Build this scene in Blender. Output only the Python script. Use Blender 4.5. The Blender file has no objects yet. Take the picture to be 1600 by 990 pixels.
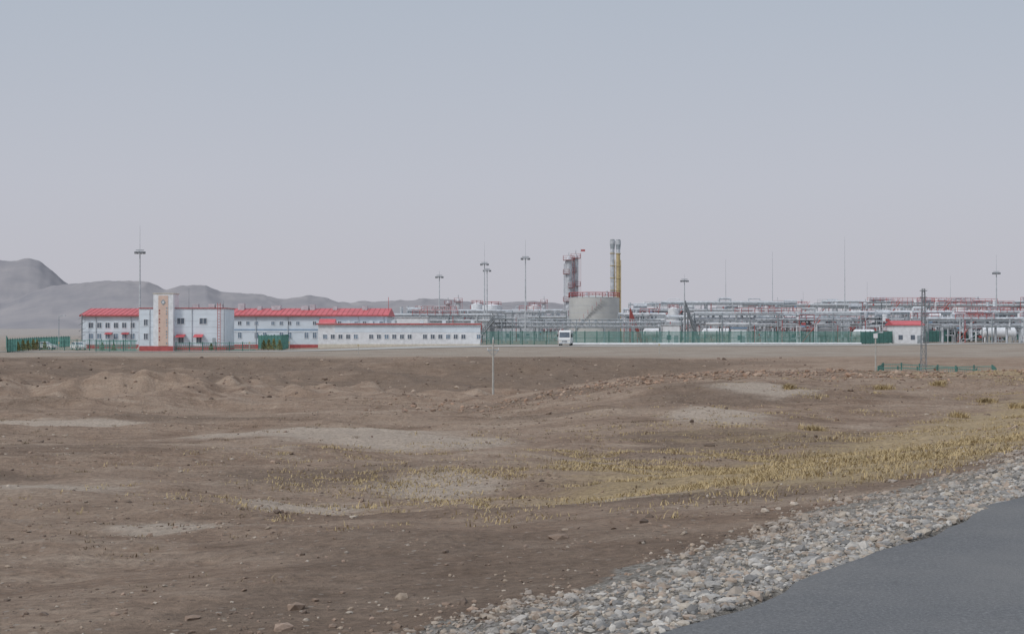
import bpy, math, random
import numpy as np
from mathutils import Vector, Matrix
random.seed(7); rng=np.random.default_rng(7)
sc=bpy.context.scene
sc.view_settings.view_transform='Standard'
try: sc.view_settings.look='None'
except Exception: pass
sc.view_settings.exposure=0
F=2198.0; HC=4.3
# survey helpers: bearing / elevation readings + distance -> metres
def bx(px,d): return (px-800)/F*d
def bz(py,d): return HC-(py-510)/F*d

# ---------------------------------------------------------------- noise
def vn(x,y,s=0):
    x=np.asarray(x,float); y=np.asarray(y,float)
    xi=np.floor(x); yi=np.floor(y); fx=x-xi; fy=y-yi
    fx=fx*fx*(3-2*fx); fy=fy*fy*(3-2*fy)
    def h(a,b):
        v=np.sin(a*127.1+b*311.7+s*74.7)*43758.5453
        return v-np.floor(v)
    return (h(xi,yi)*(1-fx)+h(xi+1,yi)*fx)*(1-fy)+(h(xi,yi+1)*(1-fx)+h(xi+1,yi+1)*fx)*fy
def fbm(x,y,o=4,s=0):
    t=0;a=.5;n=0
    for i in range(o):
        t=t+a*vn(x,y,s+i*3.1); n+=a; a*=.5
        x,y=(x*1.62+y*1.18+3.3),(y*1.62-x*1.18+7.7)
    return t/n
def ss(a,b,x):
    t=np.clip((np.asarray(x,float)-a)/(b-a),0,1); return t*t*(3-2*t)

RD=(0.56,0.8285)   # road direction
def sco(X,Y): return -RD[1]*X+RD[0]*Y
def tco(X,Y): return RD[0]*X+RD[1]*Y
def fieldparts(X,Y):
    X=np.asarray(X,float); Y=np.asarray(Y,float)
    u=X/np.maximum(Y,1)
    wob=(fbm(X/22,Y/22,3,5)-.5)*16
    Yw=np.where(Y>100,Y+wob*ss(100,140,Y),Y)
    cen=np.interp(Yw,[0,14,30,50,80,110,135,160,180,201,215,400],[2.0,1.55,.9,.4,-.4,-1.7,-2.6,-2.5,-1.5,0,0,0])
    rig=np.interp(Yw,[0,14,30,50,80,110,135,160,185,205,400],[2.0,1.6,.95,.45,-.3,-1.0,-1.9,-1.8,-.6,0,0])
    k=ss(.05,.2,u)
    f=cen*(1-k)+rig*k
    crestA=np.interp(X,[-7,-3,-1,1,3.6,7,11,18,29,60,120],[0,.1,.35,.75,1.3,1.8,1.9,1.85,1.95,2.1,1.6])
    m=crestA*ss(36,80,Y+ (fbm(X/9,Y/9,2,9)-.5)*8)*(1-ss(85,118,Y))
    f=f+m
    f=f+.7*ss(225,262,Y)*ss(-50,-12,X)
    return f,m
def G2(x,y,cx,cy,rx,ry): return np.exp(-((x-cx)/rx)**2-((y-cy)/ry)**2)
def H(X,Y):
    X=np.asarray(X,float); Y=np.asarray(Y,float)
    f,m=fieldparts(X,Y)
    r=np.hypot(X,Y)
    bank=ss(88,105,Y)*(1-ss(188,205,Y))
    near=1-ss(150,215,Y)
    n=(fbm(X/7,Y/7,3,1)-.5)*.6+(fbm(X/1.8,Y/1.8,3,2)-.5)*.28+(fbm(X/.4,Y/.4,2,3)-.5)*.06*(1-ss(40,80,r))
    f=f+n*near*ss(7.2,10,sco(X,Y))
    tr=np.sin((Y*.93+X*.25+fbm(X/15,Y/15,2,8)*3)*2.6)
    f=f+.035*tr*ss(.45,.6,fbm(X/10,Y/6,2,12))*near*ss(8,12,sco(X,Y))
    rg=1-np.abs(2*fbm(X/9,Y/12,3,6)-1)
    rl=1-np.abs(2*fbm(X/2.6+Y/9,Y/7,3,16)-1)
    f=f+bank*((rg-.7)*2.0)*(1-ss(.08,.2,X/np.maximum(Y,1)))
    sp=G2(X,Y,-40,112,17,7)*1.6+G2(X,Y,-27,118,8,8)*1.3+G2(X,Y,-58,136,16,10)*1.9+G2(X,Y,-12,124,10,7)*1.0+G2(X,Y,-31,150,9,10)*1.2+G2(X,Y,-8,100,7,4)*.6
    f=f+sp*(.6+.5*rg)-np.clip(sp,0,1)*(rl-.6)*1.0
    bw=(fbm(X/6,Y/6,3,14)-.5)*5
    f=f+.55*np.exp(-((Y-82-X*.25+bw)/1.8)**2)*ss(-34,-28,X)*(1-ss(-6,0,X))+.3*np.exp(-((Y-60-X*.4+bw)/1.5)**2)*ss(-30,-22,X)*(1-ss(0,5,X))
    f=f+.22*np.exp(-((Y-40-X*.5+bw*.5)/1.0)**2)*(1-ss(-2,3,X))
    f=f+ss(206,230,Y)*(fbm(X/25,Y/25,2,4)-.5)*.12
    s=sco(X,Y)
    sh=np.interp(s,[-60,-9,-5.2,-4.6,-4.55,3.7,3.95,7.2,9],[.5,1.4,2.3,2.46,2.34,2.34,2.475,1.9,1.8])
    sh=sh+(fbm(X/.5,Y/.5,2,22)-.5)*.07*ss(3.9,4.6,s)
    k=ss(7,15,s)
    k=np.where(s<0,ss(60,200,-s),k)
    out=sh*(1-k)+f*k
    far=ss(260,500,r)
    return out*(1-far)+far*np.where(s>0,.7*ss(-50,-12,X),.7)*(1-ss(600,1500,r))
def h1(x,y): return float(H(np.array([x]),np.array([y]))[0])

# ---------------------------------------------------------------- materials
def newmat(n):
    m=bpy.data.materials.new(n); m.use_nodes=True
    nt=m.node_tree; b=nt.nodes['Principled BSDF']; return m,nt,b
MATS={}
def mat(n,c,rough=.6,metal=0,var=.12,scale=1.5,bump=0):
    m,nt,b=newmat(n)
    geo=nt.nodes.new('ShaderNodeNewGeometry')
    no=nt.nodes.new('ShaderNodeTexNoise'); no.inputs['Scale'].default_value=scale; no.inputs['Detail'].default_value=5
    nt.links.new(geo.outputs['Position'],no.inputs['Vector'])
    r=nt.nodes.new('ShaderNodeValToRGB')
    r.color_ramp.elements[0].position=.3; r.color_ramp.elements[1].position=.7
    r.color_ramp.elements[0].color=[x*(1-var) for x in c]+[1]; r.color_ramp.elements[1].color=[min(1,x*(1+var)) for x in c]+[1]
    nt.links.new(no.outputs['Fac'],r.inputs[0]); nt.links.new(r.outputs[0],b.inputs['Base Color'])
    b.inputs['Roughness'].default_value=rough; b.inputs['Metallic'].default_value=metal
    MATS[n]=m; return m
mat('white_wall',(.67,.74,.81),.7,var=.09,scale=.5)
mat('white_plain',(.72,.74,.77),.6,var=.12)
mat('peach',(.62,.47,.40),.7,var=.08)
mat('red_roof',(.56,.095,.11),.45,var=.16,scale=.5)
mat('red_paint',(.42,.10,.10),.5,var=.2)
mat('red_dark',(.34,.095,.09),.6,var=.2)
mat('glass_dark',(.12,.15,.19),.15,var=.3)
mat('glass_blue',(.2,.27,.35),.2,var=.3)
mat('silver',(.53,.56,.60),.5,.2,var=.25)
mat('grey_light',(.48,.51,.54),.6,var=.2)
mat('steel_dark',(.20,.22,.24),.6,var=.3)  # dark steel, colour raised to stand in for haze over the plant
mat('steel_mid',(.31,.35,.38),.6,var=.25)
mat('tank_skin',(.50,.51,.50),.5,.1,var=.1,scale=.4)
mat('yellow_stack',(.47,.38,.21),.6,var=.15)
mat('teal',(.11,.27,.24),.5,var=.2)  # fence green, lightened and greyed in its colour to imitate haze
mat('teal_dark',(.07,.18,.16),.6,var=.2)
mat('concrete',(.42,.41,.38),.85,var=.15,scale=4)
mat('beige_wall',(.60,.56,.48),.8,var=.1)
mat('rubber',(.03,.03,.03),.8)
mat('white_car',(.75,.76,.77),.3,var=.03)
mat('lamp_glass',(.6,.6,.55),.2)
mat('brown_pipe',(.28,.12,.07),.6)
mat('blue_paint',(.20,.32,.48),.6)
mat('foliage_yellow',(.23,.22,.09),.9,var=.4,scale=3)
mat('bark',(.12,.09,.06),.9)
mat('straw',(.42,.325,.18),.95,var=.3,scale=2)
mat('scrub',(.24,.185,.125),.95,var=.3,scale=2)
mat('road_paint',(.7,.7,.68),.7)
mat('road_surface_far',(.40,.385,.36),.9,var=.1,scale=.3)

for nm in ('white_wall','red_roof','tank_skin'):
    m=MATS[nm]; nt=m.node_tree; b=nt.nodes['Principled BSDF']
    geo=nt.nodes.new('ShaderNodeNewGeometry'); w=nt.nodes.new('ShaderNodeTexWave'); w.wave_profile='SAW'
    w.bands_direction={'white_wall':'Z','red_roof':'X','tank_skin':'Z'}[nm]
    w.inputs['Scale'].default_value={'white_wall':.3,'red_roof':.5,'tank_skin':.18}[nm]
    nt.links.new(geo.outputs['Position'],w.inputs['Vector'])
    bp=nt.nodes.new('ShaderNodeBump'); bp.inputs['Distance'].default_value=.06; bp.inputs['Strength'].default_value=.6
    nt.links.new(w.outputs['Fac'],bp.inputs['Height']); nt.links.new(bp.outputs[0],b.inputs['Normal'])

# ---------------------------------------------------------------- mesh builder
class MB:
    def __init__(s): s.v=[]; s.f=[]; s.m=[]; s.sm=[]
    def add(s,vs,fs,m,sm=False):
        o=len(s.v); s.v+= [tuple(v) for v in vs]
        for f in fs: s.f.append([i+o for i in f]); s.m.append(m); s.sm.append(sm)
    def box(s,x0,x1,y0,y1,z0,z1,m):
        s.add([(x0,y0,z0),(x1,y0,z0),(x1,y1,z0),(x0,y1,z0),(x0,y0,z1),(x1,y0,z1),(x1,y1,z1),(x0,y1,z1)],
              [(0,3,2,1),(4,5,6,7),(0,1,5,4),(1,2,6,5),(2,3,7,6),(3,0,4,7)],m)
    def cyl(s,p0,p1,r0,m,r1=None,n=10,cap=True):
        if r1 is None: r1=r0
        p0=Vector(p0);p1=Vector(p1); d=(p1-p0)
        if d.length<1e-6: return
        d.normalize(); a=Vector((0,0,1)) if abs(d.z)<.9 else Vector((1,0,0))
        u=d.cross(a).normalized(); w=d.cross(u)
        vs=[];
        for p,r in ((p0,r0),(p1,r1)):
            for i in range(n):
                t=2*math.pi*i/n; vs.append(p+u*math.cos(t)*r+w*math.sin(t)*r)
        s.add(vs,[(i,(i+1)%n,n+(i+1)%n,n+i) for i in range(n)],m,n>=8)
        if cap: s.add(vs,[tuple(range(n))[::-1],tuple(range(n,2*n))],m)
    def bar(s,p0,p1,w,m): s.cyl(p0,p1,w*.7,m,n=4)
    def prism(s,prof,x0,x1,m):
        n=len(prof); vs=[(x0,y,z) for y,z in prof]+[(x1,y,z) for y,z in prof]
        s.add(vs,[(i,(i+1)%n,n+(i+1)%n,n+i) for i in range(n)]+[tuple(range(n))[::-1],tuple(range(n,2*n))],m)
    def rail(s,pts,h,m,w=.06,step=1.5):
        for a,b in zip(pts[:-1],pts[1:]):
            a=Vector(a);b=Vector(b); L=(b-a).length; n=max(1,int(L/step))
            for z in (h,h*.5): s.bar(a+Vector((0,0,z)),b+Vector((0,0,z)),w,m)
            for i in range(n+1):
                p=a.lerp(b,i/n); s.bar(p,p+Vector((0,0,h)),w,m)
    def obj(s,name,loc=(0,0,0),rz=0,parent=None,world=False):
        me=bpy.data.meshes.new(name)
        V=s.v
        if world: V=[(x-loc[0],y-loc[1],z-loc[2]) for x,y,z in V]
        me.from_pydata(V,[],s.f)
        names=[]
        for n in s.m:
            if n not in names: names.append(n)
        for n in names: me.materials.append(MATS[n])
        ix={n:i for i,n in enumerate(names)}
        me.polygons.foreach_set('material_index',[ix[n] for n in s.m]); me.polygons.foreach_set('use_smooth',s.sm)
        me.update()
        o=bpy.data.objects.new(name,me); sc.collection.objects.link(o)
        if parent: o.parent=parent
        else: o.location=loc; o.rotation_euler=(0,0,rz)
        return o
def group(name,loc,parts,rz=0):
    e=bpy.data.objects.new(name,None); e.empty_display_size=1; sc.collection.objects.link(e); e.location=loc; e.rotation_euler=(0,0,rz)
    for n,mb in parts.items():
        if mb.v: mb.obj(n,loc=loc,parent=e,world=True)
    return e
def np_mesh(name,V,Fa,mats,smooth=True,attrs=None):
    me=bpy.data.meshes.new(name); k=Fa.shape[1]
    me.vertices.add(len(V)); me.vertices.foreach_set('co',V.astype(np.float32).ravel())
    me.loops.add(Fa.size); me.loops.foreach_set('vertex_index',Fa.astype(np.int32).ravel())
    me.polygons.add(len(Fa)); me.polygons.foreach_set('loop_start',np.arange(0,Fa.size,k,dtype=np.int32))
    try: me.polygons.foreach_set('loop_total',np.full(len(Fa),k,dtype=np.int32))
    except Exception: pass
    me.update(calc_edges=True); me.polygons.foreach_set('use_smooth',np.full(len(Fa),smooth))
    for n,a in (attrs or {}).items():
        at=me.attributes.new(n,'FLOAT_COLOR','POINT'); c=np.ones((len(V),4),np.float32); c[:,:3]=a; at.data.foreach_set('color',c.ravel())
    for m in mats: me.materials.append(m)
    me.validate()
    o=bpy.data.objects.new(name,me); sc.collection.objects.link(o); return o

# ---------------------------------------------------------------- ground
ang=np.concatenate([np.arange(-27,46,.13),np.arange(46,333,1.3)])*math.pi/180
rad=np.concatenate([[.5,1.5,3],np.geomspace(5,350,640),np.geomspace(365,14000,45)])
A,R=np.meshgrid(ang,rad); X=R*np.sin(A); Y=R*np.cos(A); Z=H(X,Y)
na=len(ang); nr=len(rad)
V=np.stack([X,Y,Z],-1).reshape(-1,3)
i=np.arange(nr-1)[:,None]*na; j=np.arange(na)[None,:]; j2=(j+1)%na
Fa=np.stack([i+j,i+na+j,i+na+j2,i+j2],-1).reshape(-1,4)[:, ::-1]
x=V[:,0];y=V[:,1]; s=sco(x,y); t=tco(x,y); r=np.hypot(x,y)
f_,mnd=fieldparts(x,y)
def blob(cx,cy,rx,ry): return G2(x,y,cx,cy,rx,ry)
pale=sum(blob(*b) for b in [(-3.6,25.5,1.6,2.0),(-1.6,31,1.9,2.8),(-9.5,28,2.4,1.5),(-3,46,4,3.5),(-8,50,5,3),(7.5,52,2.5,4),(-5.2,21,1.0,1.5),(2,24,1.5,.8),(-20,60,7,4),(11,62,3,3),(-8,38,3,2)])
pale=np.clip(pale,0,1)
gravel=ss(3.0,3.6,s)*(1-ss(5.9,7.0,s+(fbm(x/1.3,y/1.3,3,31)-.5)*2.2))
gravel=np.maximum(gravel,(s<-4)*(s>-8)*1.0)
dark=ss(96,150,y)*(1-ss(198,204,y))*(.55+.45*ss(.3,.6,fbm(x/14,y/9,3,33)))*(1-.75*ss(.1,.24,x/np.maximum(y,1)))
dark=dark*(1-.8*np.clip(blob(-42,114,16,9)+blob(-27,118,7,9)+blob(-58,136,16,11)+blob(-12,122,12,8),0,1))
dark=np.maximum(dark,.6*ss(.5,.66,fbm(x/8,y/5,3,35))*(1-ss(90,110,y)))
plat=ss(198,206,y)
straw=ss(6.6,8.0,s)*(1-ss(12,20,s))*ss(15,26,t)*(1-ss(75,95,y))
straw=np.maximum(straw,.7*blob(4,33,6,6)); straw=np.maximum(straw,.5*blob(9,46,9,6)); straw=np.maximum(straw,.65*ss(1.2,2,mnd)*(x>14)*(y<84)*(y>50)*ss(14,24,x))
far=ss(320,900,r)  # also the mask for the painted haze tint on the plain
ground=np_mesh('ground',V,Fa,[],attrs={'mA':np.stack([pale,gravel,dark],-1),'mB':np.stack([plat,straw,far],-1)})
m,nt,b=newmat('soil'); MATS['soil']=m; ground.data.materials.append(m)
N=nt.nodes.new; L=nt.links.new
geo=N('ShaderNodeNewGeometry')
def noise(sc_,det=6,rough=.6,vec=None,dist=0):
    n=N('ShaderNodeTexNoise'); n.inputs['Scale'].default_value=sc_; n.inputs['Detail'].default_value=det; n.inputs['Roughness'].default_value=rough; n.inputs['Distortion'].default_value=dist
    L(vec if vec else geo.outputs['Position'],n.inputs['Vector']); return n.outputs['Fac']
def ramp(fac,stops):
    r=N('ShaderNodeValToRGB'); e=r.color_ramp.elements
    e[0].position,e[0].color=stops[0][0],list(stops[0][1])+[1]; e[1].position,e[1].color=stops[-1][0],list(stops[-1][1])+[1]
    for p,c in stops[1:-1]:
        q=e.new(p); q.color=list(c)+[1]
    L(fac,r.inputs[0]); return r.outputs[0]
def mathn(op,a,b_=None,clamp=False):
    n=N('ShaderNodeMath'); n.operation=op; n.use_clamp=clamp
    for k,v in enumerate((a,b_)):
        if v is None: continue
        if isinstance(v,(int,float)): n.inputs[k].default_value=v
        else: L(v,n.inputs[k])
    return n.outputs[0]
def mix(fac,a,b_,mode='MIX'):
    n=N('ShaderNodeMix'); n.data_type='RGBA'; n.blend_type=mode
    if isinstance(fac,(int,float)): n.inputs[0].default_value=fac
    else: L(fac,n.inputs[0])
    for k,v in ((6,a),(7,b_)):
        if isinstance(v,tuple): n.inputs[k].default_value=list(v)+[1]
        else: L(v,n.inputs[k])
    return n.outputs[2]
def attr(n):
    a=N('ShaderNodeAttribute'); a.attribute_name=n; sp=N('ShaderNodeSeparateColor'); L(a.outputs['Color'],sp.inputs[0]); return sp.outputs
def mapped(sx,sy,rz=0):
    mp=N('ShaderNodeMapping'); mp.inputs['Scale'].default_value=(sx,sy,1); mp.inputs['Rotation'].default_value=(0,0,rz); L(geo.outputs['Position'],mp.inputs[0]); return mp.outputs[0]
mA=attr('mA'); mB=attr('mB')
nbig=noise(.12,6,.6); nmed=noise(.9,8,.65); nfine=noise(7,8,.7); nvf=noise(30,5,.7)
nstr=noise(.8,8,.7,mapped(.35,1.3),.8); nstr2=noise(.5,8,.72,mapped(.22,1.0,.12),.5)
c=ramp(nmed,[(.3,(.20,.138,.100)),(.5,(.285,.205,.153)),(.7,(.36,.275,.212))])
c=mix(ramp(nbig,[(.4,(0,0,0)),(.62,(.7,.7,.7))]),c,(.355,.268,.205))
c=mix(ramp(nstr2,[(.5,(0,0,0)),(.7,(.8,.8,.8))]),c,(.44,.352,.28))
c=mix(ramp(nstr2,[(.32,(.8,.8,.8)),(.46,(0,0,0))]),c,(.175,.122,.09))
def maskn(m_,n_,lo,hi):
    q=mathn('ADD',m_,mathn('SUBTRACT',n_,.5)); mr=N('ShaderNodeMapRange'); mr.interpolation_type='SMOOTHSTEP'; mr.inputs[1].default_value=lo; mr.inputs[2].default_value=hi; L(q,mr.inputs[0]); return mathn('MULTIPLY',mr.outputs[0],mathn('MINIMUM',mathn('MULTIPLY',m_,5.0),1.0))
c=mix(mathn('MULTIPLY',maskn(mA[2],nbig,.2,.8),.85),c,ramp(nmed,[(.3,(.155,.113,.086)),(.7,(.225,.168,.128))]))
c=mix(mB[0],c,ramp(nbig,[(.3,(.30,.245,.20)),(.7,(.38,.33,.28))]))
c=mix(mathn('MULTIPLY',maskn(mA[0],nstr,.35,.8),.68),c,(.51,.435,.365))
c=mix(mathn('MULTIPLY',maskn(mB[1],nstr,.35,.8),.7),c,(.44,.34,.20))
vo=N('ShaderNodeTexVoronoi'); vo.inputs['Scale'].default_value=26; L(geo.outputs['Position'],vo.inputs['Vector'])
vs_=N('ShaderNodeSeparateColor'); L(vo.outputs['Color'],vs_.inputs[0])
gc=ramp(vs_.outputs[0],[(0,(.15,.14,.125)),(.5,(.30,.28,.25)),(1,(.42,.40,.37))])
c=mix(mathn('MULTIPLY',maskn(mA[1],nmed,.35,.6),.9),c,gc)
c=mix(mB[2],c,(.36,.33,.31))  # haze tint painted over the soil colour of the distant plain
vo2=N('ShaderNodeTexVoronoi'); vo2.inputs['Scale'].default_value=9; L(geo.outputs['Position'],vo2.inputs['Vector'])
v2=N('ShaderNodeSeparateColor'); L(vo2.outputs['Color'],v2.inputs[0])
pk=mathn('MULTIPLY',mathn('LESS_THAN',vo2.outputs['Distance'],.28),mathn('GREATER_THAN',v2.outputs[0],.66))
c=mix(mathn('MULTIPLY',pk,.6),c,ramp(v2.outputs[1],[(0,(.10,.075,.06)),(.5,(.22,.165,.13)),(1,(.5,.45,.4))]))
c=mix(1.0,c,ramp(nfine,[(.3,(.68,.68,.68)),(.7,(1.28,1.28,1.28))]),'MULTIPLY')
L(c,b.inputs['Base Color']); b.inputs['Roughness'].default_value=.95; b.inputs['Specular IOR Level'].default_value=.15
bp=N('ShaderNodeBump'); bp.inputs['Distance'].default_value=.22; bp.inputs['Strength'].default_value=.95
L(mathn('ADD',mathn('ADD',mathn('MULTIPLY',nfine,.5),mathn('MULTIPLY',nvf,.14)),mathn('ADD',mathn('MULTIPLY',nmed,1.0),mathn('MULTIPLY',pk,.1))),bp.inputs['Height']); L(bp.outputs[0],b.inputs['Normal'])

# ---------------------------------------------------------------- road
ts=np.concatenate([np.arange(-300,-10,5),np.arange(-10,60,.12),np.arange(60,420,5)])
e1=3.92+(fbm(ts/1.2,ts*0,4,41)-.5)*.3; e2=-4.5+(fbm(ts/1.2,ts*0+9,4,42)-.5)*.28
cols=[e1, e1-.05]+[e1*(1-k)+e2*k for k in (.2,.4,.6,.8)]+[e2+.05,e2]
zs=[2.44,2.5,2.52,2.54,2.54,2.52,2.5,2.44]
V=[]
for cc,zz in zip(cols,zs):
    V.append(np.stack([-RD[1]*cc+RD[0]*ts,RD[0]*cc+RD[1]*ts,np.full_like(ts,zz)],-1))
V=np.stack(V,1); n=len(ts); V=V.reshape(-1,3)
i=np.arange(n-1)[:,None]*8; j=np.arange(7)[None,:]
Fa=np.stack([i+j,i+j+1,i+8+j+1,i+8+j],-1).reshape(-1,4)[:, ::-1]
m,nt,b=newmat('asphalt'); N=nt.nodes.new; L=nt.links.new; geo=N('ShaderNodeNewGeometry')
c=ramp(noise(45,4,.8),[(.3,(.08,.083,.09)),(.55,(.155,.16,.168)),(.75,(.30,.30,.30))])
c=mix(ramp(noise(.6,6,.65,mapped(1,1)),[(.35,(0,0,0)),(.7,(.6,.6,.6))]),c,(.215,.212,.207))
c=mix(ramp(noise(3,5,.7),[(.6,(0,0,0)),(.8,(.5,.5,.5))]),c,(.10,.10,.105))
L(c,b.inputs['Base Color']); b.inputs['Roughness'].default_value=.85
bp=N('ShaderNodeBump'); bp.inputs['Distance'].default_value=.015; L(noise(70,3,.7),bp.inputs['Height']); L(bp.outputs[0],b.inputs['Normal'])
np_mesh('road',V,Fa,[m])
mb=MB()
for k in range(-20,40):
    t0=k*9.0; 
    P=lambda s_,t_:(-RD[1]*s_+RD[0]*t_,RD[0]*s_+RD[1]*t_,2.546)
    mb.add([P(-.23,t0),P(-.35,t0),P(-.35,t0+3),P(-.23,t0+3)],[(0,1,2,3)],'road_paint')
mb.obj('road_marking')

# ---------------------------------------------------------------- stones
import bmesh
bm=bmesh.new(); bmesh.ops.create_icosphere(bm,subdivisions=1,radius=1); bm.verts.ensure_lookup_table()
IV=np.array([v.co[:] for v in bm.verts]); IF=np.array([[v.index for v in f.verts] for f in bm.faces]); bm.free()
m,nt,b=newmat('stone'); N=nt.nodes.new; L=nt.links.new; geo=N('ShaderNodeNewGeometry')
a=N('ShaderNodeAttribute'); a.attribute_name='tint'
L(mix(1.0,a.outputs['Color'],ramp(noise(25,4,.7),[(.3,(.75,.75,.75)),(.7,(1.2,1.2,1.2))]),'MULTIPLY'),b.inputs['Base Color']); b.inputs['Roughness'].default_value=.9
stone_m=m
def stones(name,P,S,C,flat=.6):
    n=len(P); v=np.repeat(IV[None],n,0)*(1+rng.uniform(-.28,.28,(n,len(IV),1)))
    v=v*(rng.uniform(.6,1.25,(n,1,3)))*np.array([1,1,flat])
    th=rng.uniform(0,6.28,n); ph=rng.normal(0,.35,n)
    y_=v[...,1]*np.cos(ph)[:,None]-v[...,2]*np.sin(ph)[:,None]; z_=v[...,1]*np.sin(ph)[:,None]+v[...,2]*np.cos(ph)[:,None]
    x_=v[...,0]*np.cos(th)[:,None]-y_*np.sin(th)[:,None]; y2=v[...,0]*np.sin(th)[:,None]+y_*np.cos(th)[:,None]
    v=np.stack([x_,y2,z_],-1)*S[:,None,None]+P[:,None,:]
    f=IF[None]+(np.arange(n)*len(IV))[:,None,None]
    np_mesh(name,v.reshape(-1,3),f.reshape(-1,3),[stone_m],smooth=False,attrs={'tint':np.repeat(C,len(IV),0)})
def cols_(n,pal): 
    pal=np.array(pal); c=pal[rng.integers(0,len(pal),n)]; return c*rng.uniform(.75,1.2,(n,1))
n=72000
t=3.5+ 46*rng.uniform(0,1,n)**1.35; s=3.93+rng.uniform(0,1,n)**1.15*3.6
X=-RD[1]*s+RD[0]*t; Y=RD[0]*s+RD[1]*t
edge=6.35+.5*ss(14,30,t)
k=(s+(fbm(X/1.1,Y/1.1,3,31)-.5)*2.4+rng.normal(0,.3,n))<edge
k&=(fbm(X/.8,Y/.8,2,34)>rng.uniform(.1,.52,n))
X=X[k];Y=Y[k];t=t[k];s=s[k];n=len(X)
S=np.clip(rng.lognormal(math.log(.0155),.5,n),.007,.06)*(1+.016*t)
dust=ss(5.0,6.9,s)[:,None]
C=cols_(n,[(.36,.345,.325),(.26,.25,.24),(.46,.435,.40),(.33,.29,.25),(.21,.205,.20),(.40,.355,.30),(.36,.29,.235)])
C=C*(1-.55*dust)+np.array([.31,.24,.185])*.55*dust
stones('gravel',np.stack([X,Y,H(X,Y)+S*.15],-1),S,C)
n=26000
r_=9+96*rng.uniform(0,1,n)**1.4; a_=np.radians(rng.uniform(-25,24,n)); X=r_*np.sin(a_); Y=r_*np.cos(a_); k=(sco(X,Y)>6.2)&(fbm(X/3.5,Y/2.5,3,51)>rng.uniform(.38,.68,n)); X=X[k];Y=Y[k]; r_=r_[k]; n=len(X)
S=np.clip(rng.lognormal(math.log(.0105),.6,n),.004,.09)*(1+r_*.02)
stones('field_stones',np.stack([X,Y,H(X,Y)+S*.15],-1),S,cols_(n,[(.26,.19,.145),(.20,.145,.11),(.34,.27,.21),(.15,.112,.088),(.30,.22,.17),(.42,.36,.30)]))
n=4200
X=rng.uniform(-8,34,n); Y=79+rng.normal(0,4.5,n); k=rng.uniform(0,1,n)<ss(-8,4,X)*.8+.2; X=X[k];Y=Y[k]; n=len(X)
S=np.clip(rng.lognormal(math.log(.06),.5,n),.03,.26)
stones('rubble',np.stack([X,Y,H(X,Y)+S*.2],-1),S,cols_(n,[(.35,.23,.165),(.29,.2,.145),(.38,.285,.22),(.22,.16,.125)]))
n=2600
X=rng.uniform(-75,40,n); Y=rng.uniform(98,200,n); S=np.clip(rng.lognormal(math.log(.11),.5,n),.05,.45)
stones('bank_clods',np.stack([X,Y,H(X,Y)+S*.1],-1),S,cols_(n,[(.24,.175,.135),(.17,.122,.095),(.33,.26,.205)]))

# ---------------------------------------------------------------- dry grass
def grass(name,X,Y,h,nb=12,spread=.16,m='straw'):
    n=len(X); Z=H(X,Y); N_=n*nb
    bx_=np.repeat(X,nb)+rng.normal(0,spread,N_); by_=np.repeat(Y,nb)+rng.normal(0,spread,N_); bz_=np.repeat(Z,nb)-.02
    hh=np.repeat(h,nb)*rng.uniform(.4,1.1,N_); th=rng.uniform(0,6.28,N_); lean=rng.uniform(.3,1.5,N_)*hh; w=.004+.006*rng.uniform(0,1,N_)+.00012*np.repeat(Y,nb)
    dx=np.cos(th);dy=np.sin(th)
    p=np.stack([bx_,by_,bz_],-1); side=np.stack([-dy*w,dx*w,0*w],-1); midp=p+np.stack([dx*lean*.35,dy*lean*.35,hh*.6],-1); tip=p+np.stack([dx*lean,dy*lean,hh],-1)
    v=np.stack([p-side,p+side,midp+side*.7,midp-side*.7,tip],1).reshape(-1,3); o=np.arange(N_)*5
    f=np.concatenate([np.stack([o,o+1,o+2],-1),np.stack([o,o+2,o+3],-1),np.stack([o+3,o+2,o+4],-1)])
    np_mesh(name,v,f,[MATS[m]],smooth=False)
n=30000
t=rng.uniform(14,95,n); s=6.6+rng.gamma(1.9,3.0,n); X=-RD[1]*s+RD[0]*t; Y=RD[0]*s+RD[1]*t
k=(Y<84)&(Y>14)&(X/Y<.42)&(fbm(X/2.6,Y/1.3,3,61)>rng.uniform(.48,.68,n))&(rng.uniform(0,1,n)<ss(15,32,t)); X=X[k];Y=Y[k]
grass('dry_grass',X,Y,rng.uniform(.03,.13,len(X))*(.6+.8*vn(X/2,Y/2,66)))
n=11000
X=rng.normal(3.5,4.5,n);Y=rng.normal(34,6,n); k=(sco(X,Y)>7.2)&(Y>19)&(fbm(X/2.2,Y/1.0,3,62)>rng.uniform(.48,.62,n)); grass('dry_grass',X[k],Y[k],rng.uniform(.025,.10,k.sum()))
n=6000
X=rng.uniform(-30,12,n);Y=rng.uniform(12,80,n);k=(sco(X,Y)>7.2)&(np.abs(X/Y)<.42)&(fbm(X/3,Y/1.6,3,63)>.56); grass('low_scrub',X[k],Y[k],rng.uniform(.03,.08,k.sum()),14,.07,'scrub')
for p,d_ in ((1500,52),(1545,60),(745,27),(1270,48),(1380,66),(1470,68),(1230,62),(1590,56)):
    X=bx(p,d_)+rng.normal(0,.18,14); Y=d_+rng.normal(0,.18,14); grass('dead_bush',X,Y,rng.uniform(.12,.32,14)*(1 if d_>30 else .4),22,.09,'straw')

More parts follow.
